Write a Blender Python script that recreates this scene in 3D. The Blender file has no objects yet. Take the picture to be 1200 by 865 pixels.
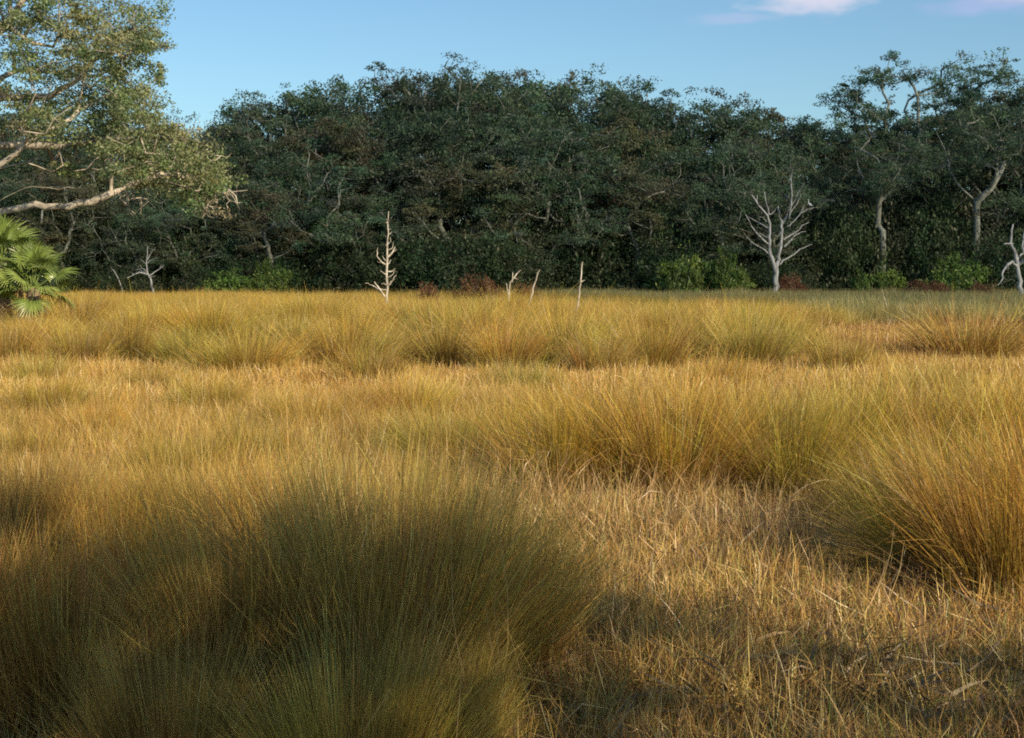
import bpy, math, random
import numpy as np
from math import radians as R, sin, cos, pi

# ------------------------------------------------------------------ camera, sky, sun, exposure
F, CX, CY = 1648.0, 600.0, 432.5          # focal length and centre in photograph pixels
PITCH = math.atan(122.5 / F)
CAMZ = 2.5
sc = bpy.context.scene
col = sc.collection
cam_d = bpy.data.cameras.new("camera")
cam_d.lens = F / 1200 * 36
cam_d.sensor_width = 36
cam_d.clip_end = 6000
cam = bpy.data.objects.new("camera", cam_d)
col.objects.link(cam)
cam.location = (0, 0, CAMZ)
cam.rotation_euler = (pi / 2 - PITCH, 0, 0)
sc.camera = cam

SUN_EL, SUN_A = R(25), R(40)               # sun behind the camera, to its right
sun_to = np.array([sin(SUN_A) * cos(SUN_EL), -cos(SUN_A) * cos(SUN_EL), sin(SUN_EL)])
sd = bpy.data.lights.new("sun", 'SUN')
sd.energy = 5.0
sd.angle = R(0.5)
sd.color = (1.0, 0.85, 0.62)
sun = bpy.data.objects.new("sun", sd)
col.objects.link(sun)
from mathutils import Vector
sun.rotation_euler = Vector(tuple(-sun_to)).to_track_quat('-Z', 'Y').to_euler()
sun.location = (0, 0, 50)

world = bpy.data.worlds.new("World")
sc.world = world
world.use_nodes = True
wn, wl = world.node_tree.nodes, world.node_tree.links
wn.clear()
wout = wn.new('ShaderNodeOutputWorld')
bg = wn.new('ShaderNodeBackground')
bg.inputs['Strength'].default_value = 0.100
sky = wn.new('ShaderNodeTexSky')
sky.sky_type = 'NISHITA'
sky.sun_disc = False
sky.sun_elevation = SUN_EL
sky.sun_rotation = pi - SUN_A              # clockwise from +Y, towards +X
sky.altitude = 0
sky.air_density = 1.0
sky.dust_density = 0.6
sky.ozone_density = 1.6
# thin clouds that belong to the sky, by direction
tc = wn.new('ShaderNodeTexCoord')


def sky_cloud(px, py, wx, wy, seed, soft):
    """A soft patch of cloud round one direction of the sky; returns its density socket."""
    d = np.array([px - CX, F, (310 - py) * 1.0])
    d = d / np.linalg.norm(d)
    sub = wn.new('ShaderNodeVectorMath'); sub.operation = 'SUBTRACT'
    wl.new(tc.outputs['Generated'], sub.inputs[0]); sub.inputs[1].default_value = tuple(d)
    mp = wn.new('ShaderNodeVectorMath'); mp.operation = 'MULTIPLY'
    wl.new(sub.outputs[0], mp.inputs[0]); mp.inputs[1].default_value = (F / wx, 0.0, F / wy)
    ns = wn.new('ShaderNodeTexNoise'); ns.inputs['Scale'].default_value = 34 ; ns.inputs['Detail'].default_value = 6
    st = wn.new('ShaderNodeVectorMath'); st.operation = 'MULTIPLY_ADD'
    wl.new(tc.outputs['Generated'], st.inputs[0]); st.inputs[1].default_value = (1, 1, 2.6); st.inputs[2].default_value = (seed, 0, 0)
    wl.new(st.outputs[0], ns.inputs['Vector'])
    ln = wn.new('ShaderNodeVectorMath'); ln.operation = 'LENGTH'
    wl.new(mp.outputs[0], ln.inputs[0])
    ad = wn.new('ShaderNodeMath'); ad.operation = 'MULTIPLY_ADD'
    wl.new(ns.outputs['Fac'], ad.inputs[0]); ad.inputs[1].default_value = -1.5; wl.new(ln.outputs['Value'], ad.inputs[2])
    mr = wn.new('ShaderNodeMapRange'); mr.interpolation_type = 'SMOOTHSTEP'
    wl.new(ad.outputs[0], mr.inputs['Value'])
    mr.inputs['From Min'].default_value = 0.25; mr.inputs['From Max'].default_value = -0.55
    mr.inputs['To Min'].default_value = 0; mr.inputs['To Max'].default_value = soft
    return mr.outputs[0]


tint = wn.new('ShaderNodeMix'); tint.data_type = 'RGBA'; tint.blend_type = 'MULTIPLY'
tint.inputs[0].default_value = 1.0
tint.inputs[7].default_value = (.83, 1.06, 1.17, 1)
wl.new(sky.outputs['Color'], tint.inputs[6])
last = tint.outputs[2]
for (px, py, wx, wy, seed, soft, c) in [
        (950, -4, 95, 30, 1.0, .85, (6.9, 6.7, 7.9)), (1150, 8, 80, 17, 4.0, .55, (4.3, 4.8, 7.6)),
        (860, 26, 60, 9, 2.0, .3, (5.6, 5.6, 7.6)), (1190, -2, 60, 16, 7.0, .6, (6.4, 6.0, 7.3)),
        (420, -40, 260, 26, 9.0, .3, (6.5, 7.2, 8.2))]:
    mx = wn.new('ShaderNodeMix'); mx.data_type = 'RGBA'
    wl.new(sky_cloud(px, py, wx, wy, seed, soft), mx.inputs[0])
    wl.new(last, mx.inputs[6]); mx.inputs[7].default_value = (*c, 1)
    last = mx.outputs[2]
wl.new(last, bg.inputs['Color'])
wl.new(bg.outputs[0], wout.inputs[0])

sc.view_settings.view_transform = 'Standard'
sc.view_settings.look = 'None'
sc.view_settings.gamma = 1
sc.view_settings.exposure = 0.14
sc.render.engine = 'CYCLES'
sc.cycles.max_bounces = 5
sc.cycles.diffuse_bounces = 4
sc.cycles.transmission_bounces = 3
sc.cycles.glossy_bounces = 2
sc.cycles.filter_width = 1.9
sc.cycles.sample_clamp_indirect = 4
sc.cycles.use_denoising = False
sc.cycles.denoiser = 'OPENIMAGEDENOISE'

rng = np.random.default_rng(11)


# ------------------------------------------------------------------ helpers
def at(px, py, d):
    """The point at depth d (metres along +Y) seen at photograph pixel px, py."""
    f = np.array([0, cos(PITCH), -sin(PITCH)]); u = np.array([0, sin(PITCH), cos(PITCH)])
    r = f * F + np.array([px - CX, 0, 0]) + u * (CY - py)
    return np.array([0, 0, CAMZ]) + r * (d / r[1])


def gx(px, d):
    return (px - CX) / F * d


def tag(o, label=None, cat=None, group=None, kind=None):
    if label: o['label'] = label
    if cat: o['category'] = cat
    if group: o['group'] = group
    if kind: o['kind'] = kind
    return o


def empty(name, loc=(0, 0, 0), rz=0, s=1):
    o = bpy.data.objects.new(name, None)
    o.empty_display_size = .2
    col.objects.link(o)
    o.location = tuple(float(v) for v in loc)
    o.rotation_euler = (0, 0, rz)
    o.scale = (s, s, s) if np.isscalar(s) else s
    return o


def obj(name, me, parent=None, link=True):
    o = bpy.data.objects.new(name, me)
    if link: col.objects.link(o)
    if parent: o.parent = parent
    return o


def mesh_from(name, V, Fq, mats, cols=None, smooth=False, midx=None):
    """V (n,3), Fq (m,4) quads or (m,3) triangles."""
    me = bpy.data.meshes.new(name)
    V = np.ascontiguousarray(V, np.float32); Fq = np.ascontiguousarray(Fq, np.int32)
    k = Fq.shape[1]
    me.vertices.add(len(V)); me.vertices.foreach_set('co', V.ravel())
    me.loops.add(Fq.size); me.loops.foreach_set('vertex_index', Fq.ravel())
    me.polygons.add(len(Fq))
    me.polygons.foreach_set('loop_start', np.arange(0, Fq.size, k, dtype=np.int32))
    me.polygons.foreach_set('loop_total', np.full(len(Fq), k, np.int32))
    if smooth: me.polygons.foreach_set('use_smooth', np.ones(len(Fq), bool))
    if cols is not None:
        a = me.color_attributes.new('Col', 'FLOAT_COLOR', 'POINT')
        c = np.ones((len(V), 4), np.float32); c[:, :3] = cols
        a.data.foreach_set('color', c.ravel())
    for m in (mats if isinstance(mats, (list, tuple)) else [mats]): me.materials.append(m)
    if midx is not None: me.polygons.foreach_set('material_index', np.asarray(midx, np.int32))
    me.update(calc_edges=True)
    me.validate()
    return me


def nrm(v):
    return v / np.maximum(np.linalg.norm(v, axis=-1, keepdims=True), 1e-9)


# ------------------------------------------------------------------ materials
def leaf_mat(name, trans=.3, gloss=.05, rough=.45, hv=.03, vv=.25, patch=None, pscale=.15, pamt=.5, tcol=None):
    """Leaf or blade: the Col attribute varied per plant, thin and slightly translucent."""
    m = bpy.data.materials.new(name); m.use_nodes = True
    n, l = m.node_tree.nodes, m.node_tree.links
    n.clear()
    out = n.new('ShaderNodeOutputMaterial')
    at_ = n.new('ShaderNodeAttribute'); at_.attribute_name = 'Col'
    oi = n.new('ShaderNodeObjectInfo')
    hs = n.new('ShaderNodeHueSaturation')
    l.new(at_.outputs['Color'], hs.inputs['Color'])
    mr = n.new('ShaderNodeMapRange'); l.new(oi.outputs['Random'], mr.inputs[0])
    mr.inputs[3].default_value = .5 - hv; mr.inputs[4].default_value = .5 + hv
    l.new(mr.outputs[0], hs.inputs['Hue'])
    m2 = n.new('ShaderNodeMath'); m2.operation = 'MULTIPLY'; l.new(oi.outputs['Random'], m2.inputs[0]); m2.inputs[1].default_value = 7.31
    m3 = n.new('ShaderNodeMath'); m3.operation = 'FRACT'; l.new(m2.outputs[0], m3.inputs[0])
    mv = n.new('ShaderNodeMapRange'); l.new(m3.outputs[0], mv.inputs[0])
    mv.inputs[3].default_value = 1 - vv; mv.inputs[4].default_value = 1 + vv
    l.new(mv.outputs[0], hs.inputs['Value'])
    c = hs.outputs['Color']
    if patch:
        g = n.new('ShaderNodeNewGeometry')
        ns = n.new('ShaderNodeTexNoise'); ns.inputs['Scale'].default_value = pscale; ns.inputs['Detail'].default_value = 3
        l.new(g.outputs['Position'], ns.inputs['Vector'])
        pr = n.new('ShaderNodeMapRange'); l.new(ns.outputs['Fac'], pr.inputs[0])
        pr.inputs[1].default_value = .48; pr.inputs[2].default_value = .68; pr.inputs[4].default_value = pamt
        mx = n.new('ShaderNodeMix'); mx.data_type = 'RGBA'; mx.blend_type = 'MULTIPLY'
        l.new(pr.outputs[0], mx.inputs[0]); l.new(c, mx.inputs[6]); mx.inputs[7].default_value = (*patch, 1)
        c = mx.outputs[2]
    df = n.new('ShaderNodeBsdfDiffuse'); l.new(c, df.inputs[0])
    tr = n.new('ShaderNodeBsdfTranslucent'); l.new(c, tr.inputs[0])
    mi = n.new('ShaderNodeMixShader'); mi.inputs[0].default_value = trans
    l.new(df.outputs[0], mi.inputs[1]); l.new(tr.outputs[0], mi.inputs[2])
    gl = n.new('ShaderNodeBsdfGlossy'); gl.inputs['Roughness'].default_value = rough; gl.inputs[0].default_value = (1, .95, .85, 1)
    m4 = n.new('ShaderNodeMixShader'); m4.inputs[0].default_value = gloss
    l.new(mi.outputs[0], m4.inputs[1]); l.new(gl.outputs[0], m4.inputs[2])
    l.new(m4.outputs[0], out.inputs[0])
    return m


def rough_mat(name, c1, c2, scale, detail=6, bump=.3, stretch=(1, 1, 1), lo=.35, hi=.65, c3=None):
    m = bpy.data.materials.new(name); m.use_nodes = True
    n, l = m.node_tree.nodes, m.node_tree.links
    b = n['Principled BSDF']; b.inputs['Roughness'].default_value = .85
    tcn = n.new('ShaderNodeTexCoord'); mp = n.new('ShaderNodeMapping'); mp.inputs['Scale'].default_value = stretch
    l.new(tcn.outputs['Object'], mp.inputs[0])
    ns = n.new('ShaderNodeTexNoise'); ns.inputs['Scale'].default_value = scale; ns.inputs['Detail'].default_value = detail
    l.new(mp.outputs[0], ns.inputs['Vector'])
    cr = n.new('ShaderNodeValToRGB'); l.new(ns.outputs['Fac'], cr.inputs[0])
    cr.color_ramp.elements[0].position = lo; cr.color_ramp.elements[0].color = (*c1, 1)
    cr.color_ramp.elements[1].position = hi; cr.color_ramp.elements[1].color = (*c2, 1)
    if c3:
        e = cr.color_ramp.elements.new((lo + hi) / 2); e.color = (*c3, 1)
    l.new(cr.outputs[0], b.inputs['Base Color'])
    bp = n.new('ShaderNodeBump'); bp.inputs['Strength'].default_value = bump; bp.inputs['Distance'].default_value = .03
    l.new(ns.outputs['Fac'], bp.inputs['Height']); l.new(bp.outputs[0], b.inputs['Normal'])
    return m


M_ground = rough_mat('marsh_soil', (.035, .026, .014), (.16, .11, .05), 1.6, 12, .6, c3=(.08, .055, .025))
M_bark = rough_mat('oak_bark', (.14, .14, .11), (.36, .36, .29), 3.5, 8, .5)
M_barkw = rough_mat('lit_oak_bark', (.20, .165, .12), (.62, .53, .41), 3.0, 8, .5)  # oak bark again, paler and creamier: sunlight put into its colour
M_dead = rough_mat('bleached_wood', (.09, .08, .07), (.50, .48, .45), 2.2, 8, .6, stretch=(3, 3, .6), lo=.3, hi=.55)
M_deadc = rough_mat('cream_dead_wood', (.28, .23, .17), (.72, .64, .52), 4, 8, .4)
M_leaf = leaf_mat('oak_leaf', trans=.3, gloss=.015, hv=.02, vv=.28, patch=(1.08, 1.0, .85), pscale=.12, pamt=.6)
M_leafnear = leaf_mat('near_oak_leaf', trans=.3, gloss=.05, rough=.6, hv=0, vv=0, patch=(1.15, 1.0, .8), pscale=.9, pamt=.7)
M_shrub = leaf_mat('shrub_leaf', trans=.3, gloss=.02, hv=.015, vv=.2)
M_grass = leaf_mat('cordgrass_blade', trans=.32, gloss=.035, rough=.4, hv=.012, vv=.16, patch=(1.15, .82, .7), pscale=.35, pamt=.55)
M_straw = leaf_mat('dry_straw', trans=.25, gloss=.06, rough=.4, hv=.01, vv=.15, patch=(.8, .66, .6), pscale=.8, pamt=.6)
M_frond = leaf_mat('palm_frond', trans=.25, gloss=.10, rough=.35, hv=.0, vv=.1)


# ------------------------------------------------------------------ blades of grass
def blades(base, az, lean, bend, L, W, c0, c1, segs=5, g=None, kink=None):
    """Tapered strips. base (n,3), az/lean/bend/L/W (n,), colours (n,3) at root and tip."""
    g = g or rng
    n = len(az)
    t = np.linspace(0, 1, segs + 1)
    th = lean[:, None] + bend[:, None] * (t[None] ** 1.4)
    if kink is not None:
        th = th + kink[:, None] * (t[None] > .62)
    azt = az[:, None] + g.normal(0, .10, (n, 1)) * t[None]
    dl = L[:, None] / segs
    thm = (th[:, 1:] + th[:, :-1]) / 2
    dx = np.sin(thm) * dl; dz = np.cos(thm) * dl
    h = np.concatenate([np.zeros((n, 1)), np.cumsum(dx, 1)], 1)
    z = np.concatenate([np.zeros((n, 1)), np.cumsum(dz, 1)], 1)
    P = np.stack([base[:, 0:1] + h * np.cos(azt), base[:, 1:2] + h * np.sin(azt), base[:, 2:3] + z], -1)
    P[..., 2] = np.maximum(P[..., 2], .015)
    tang = nrm(P[:, 1:] - P[:, :-1]); tang = np.concatenate([tang, tang[:, -1:]], 1)
    rv = nrm(g.normal(0, 1, (n, 1, 3)) + 0 * tang)
    side = nrm(np.cross(tang, rv))
    w = (W[:, None] * (1 - .88 * t[None] ** 1.6) / 2)[..., None]
    A = P - side * w; B = P + side * w
    V = np.stack([A, B], 2).reshape(-1, 3)
    idx = (np.arange(n)[:, None] * (segs + 1) + np.arange(segs)[None]) * 2
    Q = np.stack([idx, idx + 1, idx + 3, idx + 2], -1).reshape(-1, 4)
    C = c0[:, None] * (1 - t[None, :, None]) + c1[:, None] * t[None, :, None]
    C = np.repeat(C, 2, axis=1).reshape(-1, 3)
    return V, Q, C


def cat(parts):
    Vs, Qs, Cs, off = [], [], [], 0
    for V, Q, C in parts:
        Vs.append(V); Qs.append(Q + off); Cs.append(C); off += len(V)
    return np.concatenate(Vs), np.concatenate(Qs), np.concatenate(Cs)


def pick(g, n, pal, p, var=.18):
    pal = np.array(pal, float)
    i = g.choice(len(pal), n, p=np.array(p) / sum(p))
    c = pal[i] * (1 + g.normal(0, var, (n, 1))) * (1 + g.normal(0, .05, (n, 3)))
    return np.clip(c, .004, .95)


GOLD = (.64, .41, .065); OLIVE = (.36, .30, .055); GREEN = (.10, .15, .03); TAN = (.62, .42, .17)
RUST = (.36, .15, .06); STRAW = (.72, .54, .26); DKOL = (.13, .125, .035); BROWN = (.21, .12, .05)


def tussock_mesh(name, n, w, seed, h=1.3, r0=.30, spread=1.0, root=None, tip=None, segs=6, dead=.10, lay=0.0):
    g = np.random.default_rng(seed)
    rr = np.sqrt(g.random(n)) ** .85; a = g.random(n) * 2 * pi
    base = np.stack([rr * r0 * np.cos(a), rr * r0 * np.sin(a), np.zeros(n)], -1)
    # tufts: blades lean in bundles so the outline is uneven
    nt = 60
    tc_ = g.normal(0, .6, (nt, 2)); tl = g.normal(0, .13, nt); tL = g.normal(1, .12, nt); tz = g.normal(0, .25, nt)
    tcol = np.clip(1 + g.normal(0, .22, (nt, 1)), .5, 1.6) * (1 + g.normal(0, .07, (nt, 3)))
    bxy = base[:, :2] / r0
    ti = np.argmin(((bxy[:, None] - tc_[None]) ** 2).sum(-1) + g.random((n, nt)) * .12, axis=1)
    az = a + g.normal(0, .30, n) + tz[ti]
    lean = np.abs(rr * .40 * spread + g.normal(0, .12, n) + tl[ti])
    bend = np.abs(g.normal(.34, .20, n)) * spread * (.35 + rr)
    L = h * 1.06 * g.normal(.97, .13, n) * tL[ti] * (1 - .12 * g.random(n) ** 3)
    short = g.random(n) < .25
    L[short] *= g.uniform(.4, .8, short.sum())
    W = w * g.uniform(.6, 1.25, n)
    c0 = pick(g, n, root or [(.26, .22, .05), (.15, .16, .04), (.22, .12, .05), (.14, .10, .04)], [3, 2, 2, 2])
    c1 = pick(g, n, tip or [GOLD, OLIVE, TAN, GOLD], [4, 2, 1.5, 2])
    mul = np.exp(g.normal(0, .28, (n, 1))); c0 = c0 * mul; c1 = c1 * mul
    kk = g.normal(0, 1, n) * (g.random(n) < .17) * .9
    c0 = np.clip(c0 * tcol[ti], .004, .9); c1 = np.clip(c1 * tcol[ti], .004, .9)
    br = g.random(n) < .035; c0[br] *= 1.9; c1[br] *= 1.7; c1 = np.clip(c1, 0, .9)
    parts = [blades(base, az, lean, bend, L, W, c0, c1, segs, g, kink=kk)]
    nd = int(n * dead)
    if nd:
        a = g.random(nd) * 2 * pi; rr = .5 + .6 * g.random(nd)
        base = np.stack([rr * r0 * np.cos(a), rr * r0 * np.sin(a), np.zeros(nd)], -1)
        c = pick(g, nd, [TAN, BROWN, RUST, STRAW], [3, 3, 1, 1])
        parts.append(blades(base, a + g.normal(0, .5, nd), g.uniform(.5, 1.25, nd), g.uniform(.1, .9, nd),
                            h * g.uniform(.35, .85, nd), W[:nd] * 1.1, c * .8, c, segs, g))
    if lay:
        nd = int(n * lay)
        a = pi + g.normal(0, .35, nd); base = np.stack([g.normal(-.15, .1, nd), g.normal(0, .22, nd), np.zeros(nd)], -1)
        c = pick(g, nd, [TAN, GOLD, BROWN, OLIVE], [3, 2, 1, 1])
        parts.append(blades(base, a, g.uniform(.6, 1.1, nd), g.uniform(.3, .9, nd), h * g.uniform(.6, 1.1, nd), W[:nd], c * .9, c, segs, g))
    V, Q, C = cat(parts)
    return mesh_from(name, V, Q, M_grass, C)


def patch_mesh(name, n, size, hl, w, seed, pal, p, mat, lean=.5, bend=.6, flat=0.0, segs=3, root=.75, kink=0, root_pal=None):
    g = np.random.default_rng(seed)
    r = size * np.sqrt(g.random(n)); a = g.random(n) * 2 * pi
    base = np.stack([r * np.cos(a), r * np.sin(a), np.zeros(n)], -1)
    az = g.random(n) * 2 * pi
    ln = np.abs(g.normal(0, lean, n)); bd = np.abs(g.normal(0, bend, n))
    L = g.uniform(hl[0], hl[1], n); fl = g.random(n) < flat
    ln[fl] = g.uniform(1.1, 1.55, fl.sum()); bd[fl] *= .3
    base[fl, 2] = g.uniform(.02, .16, fl.sum())
    c1 = pick(g, n, pal, p)
    c0 = c1 * root if root_pal is None else pick(g, n, root_pal, np.ones(len(root_pal)))
    V, Q, C = blades(base, az, ln, bd, L, w * g.uniform(.6, 1.4, n), c0, c1, segs, g,
                     kink=(g.normal(0, kink, n) if kink else None))
    return mesh_from(name, V, Q, mat, C)


def scatter(name, meshes, pts, scl, label, catg, tilt=.12, seed=0):
    """One stuff object: geometry nodes put the patch meshes on the given points."""
    g = np.random.default_rng(seed)
    n = len(pts)
    srcs = bpy.data.collections.new(name + '_patches')
    for i, me in enumerate(meshes):
        o = bpy.data.objects.new(name + '_patch', me); srcs.objects.link(o)
    me = bpy.data.meshes.new(name)
    me.vertices.add(n); me.vertices.foreach_set('co', np.ascontiguousarray(pts, np.float32).ravel())
    a = me.attributes.new('rot', 'FLOAT_VECTOR', 'POINT')
    rot = np.stack([g.normal(0, tilt, n), g.normal(0, tilt, n), g.random(n) * 2 * pi], -1).astype(np.float32)
    a.data.foreach_set('vector', rot.ravel())
    a = me.attributes.new('scl', 'FLOAT_VECTOR', 'POINT')
    a.data.foreach_set('vector', np.ascontiguousarray(scl, np.float32).ravel())
    a = me.attributes.new('idx', 'INT', 'POINT'); a.data.foreach_set('value', g.integers(0, len(meshes), n).astype(np.int32))
    me.update()
    o = obj(name, me)
    ng = bpy.data.node_groups.new(name + '_nodes', 'GeometryNodeTree')
    ng.interface.new_socket('Geometry', in_out='INPUT', socket_type='NodeSocketGeometry')
    ng.interface.new_socket('Geometry', in_out='OUTPUT', socket_type='NodeSocketGeometry')
    N, L = ng.nodes, ng.links
    gi, go = N.new('NodeGroupInput'), N.new('NodeGroupOutput')
    ci = N.new('GeometryNodeCollectionInfo'); ci.inputs['Collection'].default_value = srcs
    ci.inputs['Separate Children'].default_value = True; ci.inputs['Reset Children'].default_value = True
    ip = N.new('GeometryNodeInstanceOnPoints'); ip.inputs['Pick Instance'].default_value = True
    L.new(gi.outputs[0], ip.inputs['Points']); L.new(ci.outputs[0], ip.inputs['Instance'])
    for nm, ty, sk in (('rot', 'FLOAT_VECTOR', 'Rotation'), ('scl', 'FLOAT_VECTOR', 'Scale'), ('idx', 'INT', 'Instance Index')):
        na = N.new('GeometryNodeInputNamedAttribute'); na.data_type = ty; na.inputs['Name'].default_value = nm
        L.new(na.outputs['Attribute'], ip.inputs[sk])
    L.new(ip.outputs[0], go.inputs[0])
    md = o.modifiers.new('scatter', 'NODES'); md.node_group = ng
    tag(o, label, catg, kind='stuff')
    return o


# ------------------------------------------------------------------ trees
def tube_chain(P, r, sides=6):
    """Round tapered tube along the polyline P with radii r, parallel-transported rings."""
    P = np.asarray(P, float); r = np.asarray(r, float)
    T = nrm(np.gradient(P, axis=0))
    up = np.array([0, 0, 1.]) if abs(T[0][2]) < .9 else np.array([1., 0, 0])
    u = nrm(np.cross(T[0], up)); rings = []
    ang = np.arange(sides) / sides * 2 * pi
    for i in range(len(P)):
        u = nrm(u - T[i] * np.dot(u, T[i])); v = np.cross(T[i], u)
        rings.append(P[i] + r[i] * (np.cos(ang)[:, None] * u + np.sin(ang)[:, None] * v))
    V = np.concatenate(rings)
    i = np.arange(len(P) - 1)[:, None] * sides; k = np.arange(sides)[None]; k2 = (k + 1) % sides
    Q = np.stack([i + k, i + k2, i + sides + k2, i + sides + k], -1).reshape(-1, 4)
    return V, Q


def grow(trunk, attract, g, bf=.35, step=.8, wig=.12, tip=.018, rtrunk=None, p=2.3, sag=0.0, fixed=None):
    """Joins every attractor to the tree with short, low-path-length branches; returns chains of (points, radii)."""
    pos = [np.array(v, float) for v in trunk]; par = [-1] + list(range(len(trunk) - 1))
    plen = [0.0]
    for i in range(1, len(pos)): plen.append(plen[-1] + np.linalg.norm(pos[i] - pos[i - 1]))
    allow = [i >= len(trunk) * .4 for i in range(len(pos))]
    for line, root in (fixed or []):
        prev = root
        for q in line:
            q = np.array(q, float)
            pos.append(q); par.append(prev); plen.append(plen[prev] + np.linalg.norm(q - pos[prev])); allow.append(True)
            prev = len(pos) - 1
    top = pos[len(trunk) - 1]
    A = attract[np.argsort(np.linalg.norm(attract - top, axis=1) + g.normal(0, .5, len(attract)))]
    for a in A:
        PP = np.array(pos); al = np.array(allow)
        dist = np.linalg.norm(PP - a, axis=1)
        cost = dist + bf * np.array(plen) + np.where(al, 0, 1e6)
        k = int(np.argmin(cost)); dl = dist[k]
        m = max(1, int(round(dl / step))); prev = k; d = a - pos[k]
        bendv = g.normal(0, wig, 3) * dl; bendv[2] -= sag * dl
        for j in range(1, m + 1):
            t = j / m
            q = pos[k] + d * t + bendv * sin(pi * t) + (g.normal(0, .06, 3) * step if j < m else 0)
            pos.append(q); par.append(prev); plen.append(plen[prev] + np.linalg.norm(q - pos[prev])); allow.append(True)
            prev = len(pos) - 1
    n = len(pos); area = np.zeros(n); kids = [[] for _ in range(n)]
    for i in range(n - 1, -1, -1):
        if area[i] == 0: area[i] = tip ** p
        if par[i] >= 0: kids[par[i]].append(i); area[par[i]] += area[i]
    rad = area ** (1 / p)
    if rtrunk:
        ex = math.log(rtrunk / tip) / math.log(rad[0] / tip); rad = tip * (rad / tip) ** ex
    chains = []; stack = [(0, None)]
    while stack:
        i, frm = stack.pop()
        pts, rr = ([pos[frm]], [rad[i]]) if frm is not None else ([], [])
        while True:
            pts.append(pos[i]); rr.append(rad[i])
            ks = sorted(kids[i], key=lambda q: -rad[q])
            if not ks: break
            for q in ks[1:]: stack.append((q, i))
            i = ks[0]
        if len(pts) > 1: chains.append((np.array(pts), np.array(rr)))
    return chains


def wood_mesh(name, chains, mat, flare=1.0):
    Vs, Qs, off = [], [], 0
    for P, r in chains:
        r = r.copy(); r[-1] *= .4
        V, Q = tube_chain(P, r, 8 if r[0] > .12 else (5 if r[0] > .04 else 3))
        Vs.append(V); Qs.append(Q + off); off += len(V)
    return mesh_from(name, np.concatenate(Vs), np.concatenate(Qs), mat, smooth=True)


def leaf_cards(centres, per, rc, size, pal, p, g, flatten=.55, aspect=.5, up=.5, var=.2, rcvar=.35):
    """Many small leaf-sized faces in ragged clumps round the twig ends."""
    n = len(centres)
    cnt = np.maximum(4, (per * g.uniform(.5, 1.5, n)).astype(int))
    ci = np.repeat(np.arange(n), cnt); N = len(ci)
    rcc = rc * (1 + g.normal(0, rcvar, n)).clip(.4, 1.8)
    o = nrm(g.normal(0, 1, (N, 3))) * (g.random(N) ** .5)[:, None] * rcc[ci][:, None]
    o[:, 2] *= flatten
    # sub-clumps
    sub = g.normal(0, 1, (n, 5, 3)) * rcc[:, None, None] * .5; sub[..., 2] *= flatten
    o = o * .55 + sub[ci, g.integers(0, 5, N)]
    c = centres[ci] + o
    nor = nrm(g.normal(0, 1, (N, 3)) + np.array([0, 0, up])); t = nrm(np.cross(nor, g.normal(0, 1, (N, 3)))); b = np.cross(nor, t)
    s = size * g.uniform(.6, 1.3, N)[:, None]
    V = np.stack([c - t * s * .5, c + b * s * aspect * .5, c + t * s * .5 + nor * s * .12, c - b * s * aspect * .5], 1).reshape(-1, 3)
    Q = np.arange(N * 4).reshape(-1, 4)
    cc = pick(g, n, pal, p, .16)[ci] * (1 + g.normal(0, var, (N, 1)))
    return V, Q, np.repeat(np.clip(cc, .003, .9), 4, axis=0)


OAK = [(.105, .165, .092), (.135, .182, .100), (.090, .148, .088), (.15, .152, .098), (.12, .145, .110)]
OAKP = [4, 3, 3, .7, 1.2]


def oak_kind(name, seed, rx, h, base, ncl, per, size, rc=.95, airy=False, pal=OAK, pp=OAKP, rtr=.34, bare=.16, limb=.030):
    """Wood and crown meshes of one oak standing at the origin, h metres tall."""
    g = np.random.default_rng(seed)
    ctop = h; cbot = base
    lob = nrm(g.normal(0, 1, (7, 3))); lob[:, 2] = np.abs(lob[:, 2]) * .8
    pts = []
    zc = (ctop + cbot) / 2; hz = (ctop - cbot) / 2
    nm = 22 if not airy else 15                 # foliage gathers in big billows
    mv = nrm(g.normal(0, 1, (nm, 3))); mr_ = g.uniform(.45, .92, nm)
    while len(pts) < ncl:
        j = g.integers(0, nm)
        w_ = g.normal(0, 1, 3) * np.array([1.15, 1.15, .55]) * (rx / 6)
        q = np.array([mv[j, 0] * rx * mr_[j], mv[j, 1] * rx * mr_[j], zc + mv[j, 2] * hz * mr_[j]]) + w_
        if ((q[0] / rx) ** 2 + (q[1] / rx) ** 2 + ((q[2] - zc) / hz) ** 2) > 1.05: continue
        if airy and q[2] < cbot + .25 * (ctop - cbot): continue
        pts.append(q)
    pts = np.array(pts)
    pts[:, 2] += (ctop - .3) - pts[:, 2].max()
    th = base * (.55 if not airy else .9) + .6
    lx, ly = g.normal(0, .5, 2)
    trunk = [(0, 0, -.2), (lx * .1, ly * .1, th * .35), (lx * .5, ly * .5, th * .7), (lx, ly, th)]
    chains = grow(trunk, pts, g, bf=.30 if not airy else .22, step=.9, wig=.15, tip=limb, rtrunk=rtr, p=2.3)
    leafy = pts[g.random(len(pts)) > bare]
    V, Q, C = leaf_cards(leafy, per, rc, size, pal, pp, g)
    return (wood_mesh(name + '_wood', chains, M_bark), mesh_from(name + '_crown', V, Q, M_leaf, C))


def place_tree(kind, name, loc, rz, s, label, catg, group):
    t = empty(name, loc, rz, s)
    tag(t, label, catg, group)
    obj('trunk', kind[0], t); obj('crown', kind[1], t)
    return t


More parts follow.
